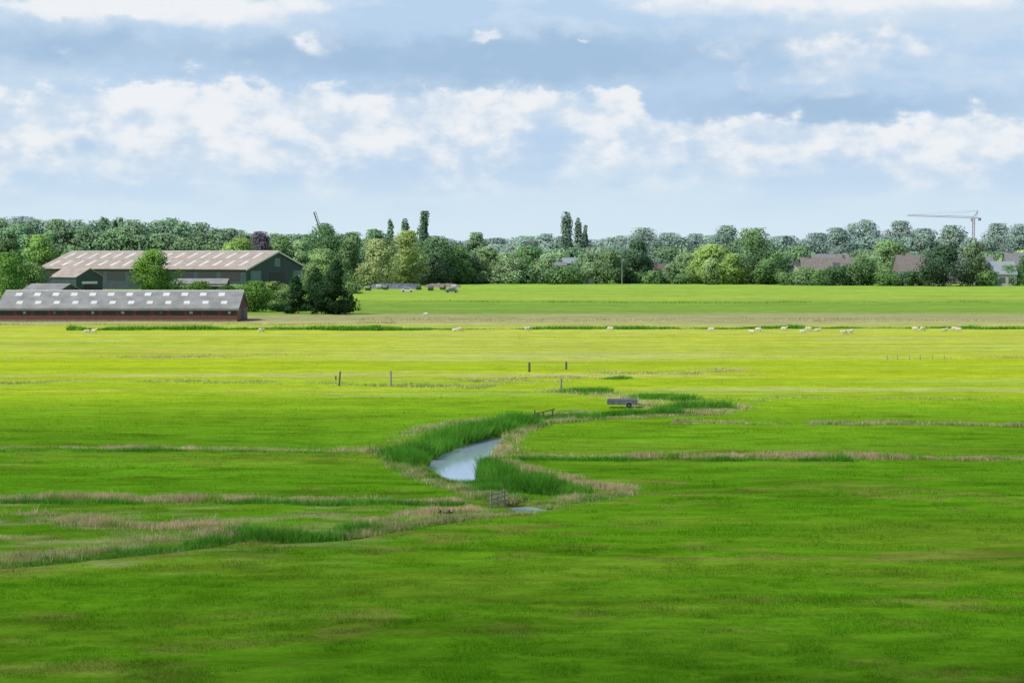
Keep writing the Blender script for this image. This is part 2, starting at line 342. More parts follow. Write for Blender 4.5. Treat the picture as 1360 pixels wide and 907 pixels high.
# ------------------------------------------------------------------ trees
def prof(kind, t):
    t = np.clip(t, 0.001, .999)
    if kind == 'poplar': return np.sin(PI*t**.7)**.5
    if kind == 'spruce': return (1-t)**.75
    if kind == 'bush': return (1-t**2.2)**.5
    if kind == 'willow': return (1-t**2.6)**.55*(.8+.2*t)
    return (1-t**2.2)**.5*(.75+.25*np.sin(PI*t))
def crown(H, W, kind, leaf, col, r, dens=1.0, cap=7000):
    zb = {'bush':0,'willow':.04,'spruce':.04,'poplar':.07}.get(kind, .06)*H; Hc = H-zb
    nl = {'poplar':22,'spruce':26,'bush':12}.get(kind, 34); lr = {'poplar':.5,'spruce':.26,'bush':.38}.get(kind, .27)
    t = np.linspace(.03, .94, nl)+r.normal(0, .05, nl); ph = r.random(nl)*2*PI; rad = prof(kind, t)*W/2*(1+r.normal(0, .14, nl))
    rl = np.minimum(W/2*lr*(.55+.95*r.random(nl)), np.maximum(rad, W*.08))
    rho = np.maximum(rad-rl*.7, 0)*(.5+.65*r.random(nl))
    skew = r.normal(0, .05)*W
    cx, cy, cz = rho*np.cos(ph)+skew*t, rho*np.sin(ph), zb+t*Hc
    cz = np.clip(cz, zb+rl*.4, H-rl*.8)
    lb = .8+.4*r.random(nl)
    n = int(min(cap, max(160, dens*8.0*W*H/leaf**2)))
    wgt = rl**1.6; li = r.choice(nl, n, p=wgt/wgt.sum())
    d = r.normal(size=(n, 3)); d[:,2] += .25; d /= np.linalg.norm(d, axis=1)[:, None]
    rr = rl[li]*(.55+.75*r.random(n)**.9); vs = {'poplar':2.4,'spruce':.8}.get(kind, .9)
    P = np.stack([cx[li]+d[:,0]*rr*1.15, cy[li]+d[:,1]*rr*1.15, cz[li]+d[:,2]*rr*vs], -1)
    P[:,2] = np.clip(P[:,2], 0.1, H)
    nrm = d*.8+r.normal(size=(n,3))*.38; nrm[:,2] += .2; nrm /= np.linalg.norm(nrm, axis=1)[:, None]
    up = r.normal(size=(n, 3)); a = np.cross(nrm, up); a /= np.linalg.norm(a, axis=1)[:, None]; b = np.cross(nrm, a)
    s = leaf*(.4+.6*r.random(n)); a = a*s[:, None]; b = b*(s*.75)[:, None]
    V = np.stack([P-a, P-b, P+a, P+b], 1).reshape(-1, 3); V[:,2] = np.maximum(V[:,2], .02)
    br = lb[li]*(.85+.25*(P[:,2]/H))*(1+.10*d[:,2])*(.88+.24*r.random(n))  # light from above painted in: leaves brighter toward crown top and upper clump sides
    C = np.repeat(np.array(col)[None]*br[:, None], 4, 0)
    tint = np.repeat(r.normal(0, .05, n), 4); C[:,0] *= 1+tint*2
    # soft canopy shading: normals follow the clump and the whole crown
    cn = P-np.array([0, 0, H*.45]); cn = cn/np.maximum(np.linalg.norm(cn, axis=1), .01)[:, None]
    sn = d*.6+cn*.5+r.normal(size=(n,3))*.12; sn[:,2] += .15; sn /= np.linalg.norm(sn, axis=1)[:, None]
    return V, np.arange(4*n).reshape(-1, 4), C, np.repeat(sn, 4, 0)
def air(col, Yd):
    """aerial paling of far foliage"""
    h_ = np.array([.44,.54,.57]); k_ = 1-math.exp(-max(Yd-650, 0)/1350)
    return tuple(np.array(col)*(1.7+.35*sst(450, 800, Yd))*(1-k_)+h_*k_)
def tree(px, Yd, top, wpx, kind, col, label, leafpx=1.8, dens=1.0, group=None):
    r = np.random.default_rng(int(px*7+top*13)); H = zat(top, Yd); W = wpx*Yd/F*1.18
    if kind == 'round': q_ = 1+r.normal(0, .10); u_ = r.normal(0, .05); col = (col[0]*q_*(1+u_), col[1]*q_, col[2]*q_*(1-u_))
    nm = {'poplar':'poplar_tree','spruce':'conifer_tree','bush':'shrub','willow':'willow_tree'}.get(kind, 'broadleaf_tree')
    e = empty(nm, (xat(px, Yd), Yd, 0), r.random()*6, label, 'shrub' if kind == 'bush' else 'tree', group)
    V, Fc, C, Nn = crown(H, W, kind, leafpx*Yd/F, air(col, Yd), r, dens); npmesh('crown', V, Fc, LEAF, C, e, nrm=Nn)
    t = MB(); tr = max(.12, H*.018); t.bar((0,0,-.1), (0,0,H*.45), tr, tr*.6, 7); t.bar((0,0,H*.45), (W*.03,0,H*.8), tr*.6, tr*.2, 6)
    for i in range(4 if kind != 'bush' else 2):
        a_ = i*1.7+r.random(); z0 = H*(.22+.1*i); t.bar((0,0,z0), (math.cos(a_)*W*.27, math.sin(a_)*W*.27, z0+H*.17), tr*.4, tr*.12, 5)
    t.build('trunk', M['bark'], e)
    return e
DK=(.05,.105,.028); MD=(.085,.165,.036); LT=(.155,.25,.05); HZ=(.11,.17,.10); HB=(.12,.18,.17); PP=(.06,.04,.055); MH=(.12,.19,.07); VD=(.032,.075,.026); CF=(.024,.055,.022)  # HZ and HB have a bluish distance haze put into the leaf colour
T = [
 (8,470,336,60,'round',MD,'dense green tree at the left picture edge beside the grey-roofed barn'),
 (40,520,350,46,'willow',MH,'soft green willow between the left edge and the big barn'),
 (52,760,312,50,'round',LT,'light green round tree behind the left end of the big barn'),
 (12,800,318,40,'round',DK,'dark tree behind the farm at the far left edge'),
 (98,800,326,36,'round',MH,'small tree top peeping over the left end of the tan roof'),
 (208,480,331,54,'round',(.095,.195,.035),'bright green pointed tree standing before the big barn'),
 (262,470,374,44,'bush',MD,'low green shrub right of the bright green pointed tree'),
 (300,455,380,38,'bush',DK,'low dark shrub behind the grey barn roof'),
 (338,430,374,46,'round',MD,'bushy green tree at the right end of the grey barn'),
 (372,445,386,34,'bush',MH,'small shrub between the grey barn and dark conifers'),
 (396,415,366,30,'spruce',CF,'leftmost dark tree in the clump right of the grey barn'),
 (420,412,355,34,'spruce',CF,'middle dark tree in the clump right of the grey barn'),
 (446,408,345,42,'spruce',CF,'tallest dark tree in the clump right of the grey barn'),
 (436,410,366,30,'bush',CF,'rounded dark tree between the two tallest of the dark clump'),
 (463,420,388,18,'bush',DK,'small dark shrub on the right side of the dark clump'),
 (430,640,331,50,'round',(.15,.225,.095),'pale green tree rising behind the dark clump by the barns'),
 (318,820,317,46,'round',(.19,.28,.05),'yellow green round tree above the big barn roof'),
 (345,850,308,40,'round',PP,'dark purple copper beech above the gable of the big barn'),
 (372,860,314,36,'round',MD,'green tree directly right of the purple beech'),
 (396,860,318,36,'round',MH,'soft green tree left of the round dark tree by the mill'),
 (432,800,297,54,'round',DK,'large dark round tree hiding the windmill'),
 (466,830,309,40,'round',MH,'soft green tree right of the large dark round tree'),
 (503,780,318,52,'willow',(.20,.245,.095),'pale yellow willow, left one of two beside the farm'),
 (538,800,307,46,'willow',(.195,.245,.065),'tall yellow green willow, right one of two beside the farm'),
 (500,1000,305,40,'round',MD,'green tree rising behind the pale yellow willow'),
 (519,1050,289,10,'poplar',DK,'leftmost short poplar behind the willows'),
 (539,1060,291,11,'poplar',DK,'middle slim poplar behind the willows'),
 (563,1000,281,14,'poplar',DK,'tallest poplar of the three behind the willows'),
 (580,840,314,52,'round',DK,'dark green tree right of the yellow willow'),
 (573,820,338,44,'round',VD,'low very dark tree right of the yellow willow'),
 (606,850,326,42,'round',MD,'mid green tree in the middle treeline left part'),
 (633,980,309,34,'round',MH,'tall soft green tree behind the middle treeline'),
 (624,860,336,38,'round',DK,'dark low tree in the middle treeline'),
 (650,870,328,42,'round',MH,'soft green broad tree of the middle treeline'),
 (676,860,337,38,'willow',(.15,.21,.09),'grey green willow in the middle treeline'),
 (702,870,328,44,'round',MD,'mid green round tree before the open roofs'),
 (726,860,344,38,'round',MH,'low tree left of the two tall poplars'),
 (742,850,353,38,'bush',DK,'dark shrub below the two tall poplars'),
 (756,845,355,38,'bush',MD,'green shrub beneath the grey roofs near the poplars'),
 (751,1100,282,15,'poplar',(.05,.10,.04),'taller left poplar of the pair above the treeline'),
 (768,1120,290,11,'poplar',(.055,.105,.045),'shorter right poplar of the pair above the treeline'),
 (777,1120,299,7,'poplar',(.06,.11,.05),'slim small poplar just right of the poplar pair'),
 (784,850,349,28,'bush',MH,'pale shrub in front of the distant greenhouse'),
 (810,850,332,38,'willow',(.11,.17,.06),'grey green willow by the tall pole in the centre'),
 (845,860,319,40,'round',VD,'dark round tree left of the brown shed'),
 (868,850,360,24,'bush',MD,'small shrub before the brown shed'),
 (888,855,350,26,'bush',MH,'rounded shrub at the right side of the brown shed'),
 (912,900,337,40,'round',MH,'small soft tree right of the brown shed'),
 (928,860,345,32,'bush',(.18,.25,.08),'pale shrub left of the yellow green trees'),
 (948,850,325,54,'willow',(.19,.27,.05),'yellow green broad tree left of the largest tree'),
 (945,830,343,26,'willow',(.17,.24,.08),'small pale willow in front of yellow green tree'),
 (972,840,338,34,'round',LT,'light green low tree next to the largest tree'),
 (1000,850,303,66,'round',(.095,.17,.045),'largest green tree left of the brown roofed farmhouse'),
 (1020,835,345,38,'round',MD,'low green tree at the foot of the largest tree'),
 (1040,850,338,24,'round',DK,'narrow dark tree left of the white gabled cottage'),
 (1045,820,362,28,'bush',MD,'small shrub before the white gabled cottage'),
 (1068,815,355,30,'bush',MH,'small shrub before the left end of the farmhouse'),
 (1088,812,358,28,'bush',MD,'low green shrub before the middle of the farmhouse'),
 (1108,805,354,34,'bush',DK,'dark rounded shrub before the brown farmhouse'),
 (1128,812,357,28,'bush',MH,'low soft shrub before the right of the farmhouse'),
 (1145,810,344,42,'round',DK,'dark tree at the right end of the brown farmhouse'),
 (1180,900,319,50,'round',(.15,.24,.07),'light green round tree behind the brown roofs at right'),
 (1180,800,358,32,'bush',MD,'low shrub below the light green round tree'),
 (1196,860,342,28,'round',MH,'small tree left of the long grey brown roof'),
 (1206,800,360,26,'bush',DK,'low dark shrub before the low white fronted shed'),
 (1253,790,326,56,'round',VD,'big dark round tree in front of right farm roofs'),
 (1292,800,322,32,'round',(.10,.155,.065),'slim loose tree right of the big dark round tree'),
 (1312,795,360,26,'bush',MD,'low shrub before the pale glass greenhouse'),
 (1338,805,352,36,'round',MD,'low green tree in front of the white sheds'),
 (1225,800,361,26,'bush',MH,'tiny shrub left of the big dark round tree'),
 (1364,820,340,30,'round',DK,'dark tree cut by the right picture edge'),
 (852,1400,303,48,'round',HZ,'hazy tall tree above the dark round tree'),
 (886,1450,310,44,'round',HZ,'hazy tree above the brown shed'),
 (968,1350,300,48,'round',(.09,.15,.08),'hazy dark tree behind the yellow green trees'),
 (1040,1450,314,46,'round',HZ,'hazy tree behind the white gabled cottage'),
 (1085,1450,310,46,'round',HZ,'hazy tree above the left of the brown farmhouse'),
 (1112,1400,303,44,'round',(.10,.16,.10),'hazy tree above the right of brown farmhouse'),
 (1145,1500,292,56,'round',HZ,'tallest hazy tree above the treeline at right'),
 (1194,1500,294,50,'round',HZ,'hazy tall tree right of the tallest hazy one'),
 (1225,1450,304,46,'round',HZ,'hazy tree beneath the tip of the crane jib'),
 (1262,1450,300,48,'round',HZ,'hazy tree beneath the middle of the crane jib'),
 (1322,1450,297,48,'round',HZ,'hazy tree right of the crane mast'),
 (1354,1400,298,46,'round',(.11,.17,.12),'hazy tree at the right picture edge'),
 (655,1500,317,44,'round',HZ,'hazy tree behind the middle treeline'),
 (700,1500,314,46,'round',HZ,'hazy tree left of the poplar pair'),
 (725,1500,311,36,'round',HZ,'hazy slim tree touching the poplar pair'),
 (815,1500,316,44,'round',HZ,'hazy tree right of the poplar pair'),
 (925,1500,311,44,'round',HZ,'hazy tree above the pale shrubs'),
]
for a_ in T: tree(*a_)
def mass(name, label, specs, leafpx, cat='wood'):
    Vs, Fs, Cs, Ns, off = [], [], [], [], 0
    for (px, Yd, top, wpx, kind, col) in specs:
        r = np.random.default_rng(int(px*31+top*7+Yd)); H = zat(top, Yd); W = wpx*Yd/F*1.4
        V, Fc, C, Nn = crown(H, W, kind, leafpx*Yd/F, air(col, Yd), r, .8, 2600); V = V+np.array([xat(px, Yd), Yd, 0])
        Vs.append(V); Fs.append(Fc+off); Cs.append(C); Ns.append(Nn); off += len(V)
    return tag(npmesh(name, np.concatenate(Vs), np.concatenate(Fs), LEAF, np.concatenate(Cs), nrm=np.concatenate(Ns)), label, cat, kind='stuff')
R = random.Random(3)
def jit(c, k=.2): q = 1+R.uniform(-k, k); u = R.uniform(-.1, .1); return (c[0]*q*(1+u), c[1]*q, c[2]*q*(1-u))
sp = []
for px in range(-60, 470, 16):
    tp = np.interp(px, [-60,0,120,230,300,360,470], [290,290,288,291,303,311,318])+R.uniform(-3, 7)
    sp.append((px+R.uniform(-6,6), 1150+R.uniform(-60,60), tp, R.uniform(30,52), 'round', jit((.075,.145,.04), .3)))
for px in range(-60, 470, 19):
    sp.append((px+R.uniform(-6,6), 1040, np.interp(px,[-60,200,470],[304,306,322])+R.uniform(-4,9), R.uniform(26,44), 'round', jit((.08,.15,.035), .3)))
mass('wood', 'dense green wood behind the barns at left', sp, 2.4)
sp = []
for px in range(450, 1430, 12):
    sp.append((px+R.uniform(-6,6), 1500+R.uniform(-80,80), 321+R.uniform(-8,9), R.uniform(26,58), 'round', jit(HZ, .2)))
mass('wood', 'hazy blue green belt of trees behind the villages', sp, 2.3)
sp = []
for px in range(-80, 1450, 17):
    sp.append((px+R.uniform(-6,6), 2600+R.uniform(-100,100), 321+R.uniform(-5,5)-(32 if px < 60 else 0), R.uniform(36,66), 'round', jit(HB, .06)))
mass('wood', 'farthest bluish tree line on the horizon', sp, 2.5)
sp = []
for px in range(560, 1400, 11):
    sp.append((px+R.uniform(-4,4), 1050+R.uniform(-60,60), 337+R.uniform(-10,9), R.uniform(24,46), 'round', jit(R.choice([MH, HZ, MD, LT]), .25)))
mass('wood', 'mixed trees between the farms and the hazy belt', sp, 2.3)
sp = []
for a_, b_ in ((470,775),(830,860),(895,1060),(1150,1200),(1330,1400)):
    for px in range(a_, b_, 9):
        sp.append((px+R.uniform(-4,4), 862+R.uniform(-8,8), 359+R.uniform(-6,8), R.uniform(16,32), 'bush', jit(R.choice([MD,MH,DK,MH]), .25)))
mass('hedge', 'low mixed hedge at the foot of the middle treeline', sp, 2.0, 'hedge')
sp = []
for px in range(355, 472, 9): sp.append((px, 440+R.uniform(-10,10), 400+R.uniform(-6,6), R.uniform(14,24), 'bush', jit(VD, .3)))
mass('hedge', 'dark undergrowth beneath the conifers beside the grey barn', sp, 2.0, 'hedge')
sp = []
for px in range(230, 480, 12): sp.append((px, 640+R.uniform(-15,15), 376+R.uniform(-5,5), R.uniform(16,28), 'bush', jit(MH, .3)))
mass('hedge', 'scrub in the farmyard before the green gabled barn', sp, 2.0, 'hedge')

# ------------------------------------------------------------------ buildings
class Gable:
    def __init__(s, name, label, cat, loc, rz, Ln, W, e, r, wall, roof, oh=.4):
        s.L, s.W, s.e, s.r = Ln, W, e, r; s.o = empty(name, loc, rz, label, cat); a, b = Ln/2, W/2; s.oh = oh
        w = MB(); w.v = [(-a,-b,-.2),(-a,b,-.2),(-a,b,e),(-a,0,r),(-a,-b,e),(a,-b,-.2),(a,b,-.2),(a,b,e),(a,0,r),(a,-b,e)]
        w.f = [(4,3,2,1,0),(5,6,7,8,9),(0,5,9,4),(1,2,7,6),(0,1,6,5),(4,9,8,3),(3,8,7,2)]
        w.build('wall', wall, s.o)
        sl = (r-e)/b; s.sl = sl; q = MB(); x = a+oh
        for g in (-1, 1):
            y1 = g*(b+oh); z1 = e-oh*sl+.03
            q.hexa([(-x,g*.001,r+.03),(x,g*.001,r+.03),(x,y1,z1),(-x,y1,z1),(-x,g*.001,r+.25),(x,g*.001,r+.25),(x,y1,z1+.22),(-x,y1,z1+.22)])
        s.roof = q.build('roof', roof, s.o)
    def panel(s, x0, x1, v0, v1, m, name='skylight', side=-1):
        b = s.W/2; f = lambda v: (side*v*b, s.r-v*(s.r-s.e))
        (ya, za), (yb, zb) = f(v0), f(v1); q = MB()
        q.hexa([(x0,ya,za+.2),(x1,ya,za+.2),(x1,yb,zb+.2),(x0,yb,zb+.2),(x0,ya,za+.32),(x1,ya,za+.32),(x1,yb,zb+.32),(x0,yb,zb+.32)])
        return q.build(name, m, s.roof)
    def front(s, name, x0, x1, z0, z1, m, p=.05):
        return MB().box(x0, x1, -s.W/2-p, -s.W/2+.02, z0, z1).build(name, m, s.o)
    def end(s, name, y0, y1, z0, z1, m, p=.05, side=1):
        a = side*s.L/2; return MB().box(min(a-side*.02, a+side*p), max(a-side*.02, a+side*p), y0, y1, z0, z1).build(name, m, s.o)
    def chimney(s, x, m):
        return MB().box(x-.5, x+.5, -.45, .45, s.r-.6, s.r+1.1).box(x-.6, x+.6, -.55, .55, s.r+1.1, s.r+1.3).build('chimney', m, s.roof)
    def window(s, x, z, w=1.2, h=1.2, frame=None):
        f = s.front('window', x-w/2-.12, x+w/2+.12, z-.12, z+h+.12, frame or M['cream'], .05)
        MB().box(x-w/2, x+w/2, -s.W/2-.08, -s.W/2-.03, z, z+h).build('pane', M['glass'], f)

Yn = 365; xr = xat(315, Yn); xl = xat(-3, Yn); Ln = xr-xl
nb = Gable('cattle_barn', 'long low barn with grey skylit roof and dark red brick wall at left', 'barn', ((xl+xr)/2, Yn+7, 0), 0, Ln, 14, 2.35, 5.25, M['brick'], M['roof_grey'], .35)
for i in range(12):
    x = -Ln/2+2.6+i*(Ln-4.5)/11.5
    nb.panel(x-.6, x+.6, .14, .32, M['skylight']); nb.panel(x+.4, x+1.5, .64, .80, M['skylight'])
nb.panel(-Ln/2-.3, Ln/2+.3, -.03, .03, M['cream'], 'ridge_cap')
for i in range(14):
    x = -Ln/2+1.6+i*(Ln-3.2)/13
    w_ = nb.front('window', x-1.25, x+1.25, 1.15, 1.95, M['dark'], .04)
    if i % 2: MB().box(x-.08 if i % 4 == 1 else x-.9, x+.4 if i % 4 == 1 else x-.3, -7.09, -7.05, 1.4, 1.85).build('pane', M['ghouse'] if i % 3 else M['glass'], w_)
nb.front('plinth', -Ln/2, Ln/2, -.1, .3, M['soil'], .08)
nb.end('gable_boarding', -6.5, 6.5, .3, 2.3, M['brick_l'], .05)
nb.end('door', -1.8, 1.8, 0, 2.25, M['green_wall'], .1)
nb.front('gutter', -Ln/2-.3, Ln/2+.3, 2.05, 2.13, M['cream'], .42)

th = math.radians(30); Yb = 690; A = Vector((xat(327, Yb), Yb)); dd = Vector((-math.cos(th), math.sin(th))); ww = Vector((math.sin(th), math.cos(th)))
Lb, Wb = 96, 36; cc = A+dd*Lb/2+ww*Wb/2
bb = Gable('dairy_barn', 'huge barn with tan roof and dark blue green gable at left', 'barn', (cc.x, cc.y, 0), -th, Lb, Wb, 7.4, 13.5, M['green_wall'], M['roof_tan'], .6)
for i in range(16):
    x = -Lb/2+3.5+i*(Lb-6)/15.4
    bb.panel(x-.8, x+.8, .12, .42, M['skylight_d']); bb.panel(x-.8, x+.8, .58, .86, M['skylight_d'])
bb.panel(-Lb/2-.5, Lb/2+.5, -.02, .02, M['cream'], 'ridge_cap')
for i in range(9):
    x = -Lb/2+6+i*10.4; bb.front('opening', x-4.2, x+4.2, 3.2, 6.6, M['dark'], .06)
bb.end('cladding_panel', -15.5, -9.5, 1.5, 6.8, M['green_light'], .07); bb.end('cladding_panel', 9.5, 15.5, 1.5, 6.8, M['green_light'], .07)
bb.end('door', -4.5, 4.5, 0, 6.2, M['dark'], .08); bb.end('light_strip', -1.6, 1.6, 8.2, 11.2, M['green_light'], .07)
for g in (-1, 1):
    q = MB(); x = Lb/2+.6; q.hexa([(x,0,13.2),(x+.15,0,13.2),(x+.15,g*18.6,6.9),(x,g*18.6,6.9),(x,0,13.75),(x+.15,0,13.75),(x+.15,g*18.6,7.45),(x,g*18.6,7.45)]); q.build('verge_board', M['white'], bb.o)

def gb(name, label, cat, x0, x1, Yd, top, eave, W, wall, roof, rz=0, oh=.4):
    X0, X1 = xat(x0, Yd), xat(x1, Yd)
    return Gable(name, label, cat, ((X0+X1)/2, Yd+W/2, 0), rz, X1-X0, W, zat(eave, Yd), zat(top, Yd+W/2), wall, roof, oh)
s1 = gb('farm_shed', 'low tan roofed shed with dark green gable left of the bright tree', 'shed', 74, 120, 640, 357, 368, 12, M['green_wall'], M['roof_tan'], math.radians(-32))
s1.end('light_strip', -3.5, 3.5, 3.0, 3.8, M['white'], .06); s1.end('door', -2, 2, 0, 2.9, M['dark'], .06)
s2 = gb('farm_shed', 'small grey roofed shed just behind the left end of the brick barn', 'shed', 36, 88, 430, 378, 386, 9, M['green_wall'], M['roof_grey'], math.radians(-14))
s2.front('door', -1, 1, 0, 2.2, M['dark'])
s3 = gb('farm_shed', 'low flat shed with pale fascia in front of the big barn', 'shed', 232, 300, 600, 371, 377, 8, M['green_wall'], M['roof_grey'])
s3.front('opening', -6, -1, 0, 2.4, M['dark']); s3.front('opening', 1, 6, 0, 2.4, M['dark']); s3.front('fascia', -7.7, 7.7, 2.9, 3.2, M['cream'], .45)

BF = M['brick_f']
h = gb('cottage', 'small cottage with white front left of the brown farmhouse', 'house', 1046, 1066, 850, 347, 358, 7, M['white'], M['tile_br'], math.radians(60))
h.window(-1.5, 1.5); h.window(1.5, 1.5); h.end('door', -.6, .6, 0, 2.3, M['green_wall']); h.chimney(-1.5, BF)
h = gb('farmhouse', 'long brown roofed farmhouse behind dark shrubs', 'house', 1066, 1136, 850, 343, 363, 12, BF, M['tile_br'])
for x in (-9,-6,-3,0,3,6,9): h.window(x, 1.5, 1.3, 1.4)
h.front('door', 1-.1, 2-.1, 0, 2.4, M['green_wall'], .09); h.chimney(-8, BF); h.chimney(7, BF); h.panel(2, 5, .35, .6, M['glass'])
h = gb('barn', 'brown roofed barn beyond the farmhouse, its ridge showing above', 'barn', 1080, 1128, 900, 338, 347, 12, BF, M['tile_gr'])
h.chimney(3, BF)
h = gb('farmhouse', 'brown and grey roofed farmhouse left of the big dark tree', 'house', 1192, 1236, 840, 339, 360, 11, BF, M['tile_br'], math.radians(8))
for x in (-4,-1.4,1.4,4): h.window(x, 1.6, 1.2, 1.5)
h.chimney(-4, BF)
h = gb('farm_shed', 'low pale fronted shed between farmhouse and big dark tree', 'shed', 1196, 1262, 815, 363, 369, 7, M['cream'], M['tile_gr'])
for x in (-7,-3.5,0,3.5,7): h.window(x, 1, 1.4, 1.0)
h = gb('barn', 'grey roofed barn between the dark tree and slim tree', 'barn', 1262, 1322, 850, 342, 359, 14, BF, M['tile_gr'])
h.front('door', -2, 2, 0, 4, M['dark']); h.panel(-5, -3, .3, .6, M['skylight']); h.panel(3, 5, .3, .6, M['skylight'])
h = gb('greenhouse', 'pale glass greenhouse with white wall at the right', 'greenhouse', 1300, 1350, 800, 348, 364, 12, M['cream'], M['ghouse'])
for x in (-5.5,-1.8,1.8,5.5): h.front('window', x-1.2, x+1.2, 1.0, 3.4, M['glass'])
h = gb('house', 'dark roofed house at the right picture edge', 'house', 1338, 1385, 870, 336, 357, 12, BF, M['tile_gr'])
h.window(-4, 1.6); h.window(0, 1.6); h.chimney(-5, BF)
h = gb('greenhouse', 'distant grey greenhouse under the poplar pair', 'greenhouse', 748, 782, 1000, 343, 350, 16, M['tile_gr'], M['ghouse'])
h.front('door', -2, 2, 0, 4, M['glass'])
h = gb('barn', 'low barn with dark roof below the greenhouse in the centre', 'barn', 716, 752, 900, 349, 357, 10, BF, M['tile_gr'])
h.front('door', -1.5, 1.5, 0, 3.2, M['dark'])
h = gb('shed', 'small brown shed with brown roof beside the dark round tree', 'shed', 862, 884, 870, 351, 360, 8, M['wood'], M['tile_red'], math.radians(15))
h.front('door', -1, 1, 0, 2.3, M['dark'])
h = gb('glass_house', 'small white glass house at the edge of the far meadow', 'greenhouse', 770, 790, 848, 364, 369, 5, M['cream'], M['ghouse'])
h.front('door', -.6, .6, 0, 2, M['glass'])

# ------------------------------------------------------------------ windmill, crane, pole
Yw = 900; hx, hz = xat(432, Yw), zat(322, Yw)
e = empty('windmill', (hx, Yw, 0), 0, 'dark windmill with one thin sail tip rising above the large dark tree', 'windmill')
MB().bar((0,0,0), (0,0,hz-1.5), 5.5, 2.8, 8).build('tower', M['mill'], e)
MB().bar((0,0,hz-1.5), (0,0,hz+2.0), 3.0, .6, 8).build('cap', M['mill'], e)
for i in range(4):
    a_ = math.radians(19)+i*PI/2; u = Vector((-math.sin(a_), 0, math.cos(a_))); v = Vector((u.z, 0, -u.x)); o0 = Vector((0,-4,hz)); Ls = 14.2
    q = MB(); q.bar(o0, o0+u*Ls, .38, .28)
    q.bar(o0+u*2+v*.9, o0+u*Ls+v*.9, .1)
    for k_ in range(12): s_ = 2+k_*(Ls-2)/11; q.bar(o0+u*s_, o0+u*s_+v*.9, .09)
    q.build('sail', M['mill'], e)
Yc = 1500; mx_ = xat(1292, Yc); hj = zat(290, Yc); ha = zat(280, Yc)
e = empty('tower_crane', (mx_, Yc, 0), 0, 'slender tower crane standing above the hazy trees at right', 'crane')
q = MB(); c_ = .75
for sx in (-c_, c_):
    for sy in (-c_, c_): q.bar((sx,sy,0), (sx,sy,hj), .16)
z = 0; f_ = 1
while z < hj-2.5:
    for sy in (-c_, c_): q.bar((-c_*f_,sy,z), (c_*f_,sy,z+2.5), .1)
    z += 2.5; f_ = -f_
q.build('mast', M['cranepaint'], e)
MB().bar((-c_,0,hj), (3.2,0,ha), .2).bar((c_,0,hj), (3.2,0,ha), .2).bar((3.2,0,ha), (2.4,0,hj), .14).build('apex', M['cranepaint'], e)
jz = zat(287, Yc); q = MB(); q.bar((0,-.6,hj), (-50,-.6,jz), .14); q.bar((0,.6,hj), (-50,.6,jz), .14); q.bar((0,0,hj+1.2), (-49,0,jz+.8), .14)
for i in range(25):
    a_ = -i*2.0; za = hj+(jz-hj)*i/25; q.bar((a_,-.6,za), (a_-1,0,za+1.1), .07); q.bar((a_-1,0,za+1.1), (a_-2,.6,za), .07)
q.build('jib', M['cranepaint'], e)
MB().bar((3.2,0,ha), (-28,0,hj+1), .06).bar((3.2,0,ha), (-46,0,jz+1), .06).build('pendant_line', M['cranepaint'], e)
MB().bar((0,0,hj), (5.5,0,hj), .25).box(3.8,5.4,-1,1,hj-2.0,hj-.3).build('counterweight', M['tile_gr'], e)
MB().box(-2.0,-.8,-.8,.8,hj-2.4,hj-.2).build('cab', M['cream'], e)
def pole(px, py, top, r, label, m, lean=0):
    x, y = at(px, py); o = MB().bar((0,0,-.3), (lean,0,zat(top, y)), r, r*.8, 8).build('pole', m); o.location = (x, y, 0); return tag(o, label, 'pole')
pole(826, 379, 343, .16, 'slim grey pole at the edge of the far meadow', M['steel'])

# ------------------------------------------------------------------ farm clutter between barns and willows
def bale(px, py, r, label, m):
    x, y = at(px, py); q = MB(); n = 16; L_ = r*1.1
    for (xx, rr) in ((-L_, r*.9), (-L_*.9, r), (L_*.9, r), (L_, r*.9)):
        for i in range(n): t = 2*PI*i/n; q.v.append((xx, math.cos(t)*rr, r+math.sin(t)*rr*.96))
    for s_ in range(3):
        for i in range(n): j = (i+1) % n; q.f.append((s_*n+i, s_*n+j, (s_+1)*n+j, (s_+1)*n+i))
    q.f.append(tuple(range(n))[::-1]); q.f.append(tuple(range(3*n, 4*n)))
    o = q.build('silage_bale', m); o.location = (x, y, 0); o.rotation_euler[2] = random.uniform(-.5, .5); tag(o, label, 'silage bale', 'wrapped bales at the farmyard edge')
ordn = ['first','second','third','fourth','fifth','sixth','seventh','eighth','ninth','tenth','eleventh','twelfth','thirteenth','fourteenth','fifteenth','sixteenth','seventeenth','eighteenth','nineteenth','twentieth','twenty-first','twenty-second','twenty-third','twenty-fourth']
for i, (px_, py_) in enumerate([(476,385),(489,386),(503,384),(512,385),(556,385),(572,386),(588,385),(603,384)]):
    bale(px_, py_, .85, 'wrapped silage bale, %s from left at the farmyard edge' % ordn[i], M['wrapg'] if i in (0,2,7) else M['plastic'])
def heap(px0, px1, py, h, label, m):
    xa, y = at(px0, py); xb, _ = at(px1, py); L_ = xb-xa; n, k_ = 26, 9; q = MB()
    for i in range(n+1):
        for j in range(k_+1):
            u = i/n*2-1; v = j/k_*2-1; z = h*max(0, 1-abs(u)**4)**.6*max(0, 1-v*v)**.6*(.85+.3*random.random())
            q.v.append((u*L_/2, v*4, z-.02))
    for i in range(n):
        for j in range(k_): a_ = i*(k_+1)+j; q.f.append((a_, a_+k_+1, a_+k_+2, a_+1))
    o = q.build('silage_heap', m); o.location = ((xa+xb)/2, y+4, 0); tag(o, label, 'heap')
heap(486, 560, 384, 2.0, 'long silage heap under grey sheet beside the willows', M['slate'])
heap(562, 612, 382, 1.5, 'low brown earth heap right of the silage heap', M['soil'])
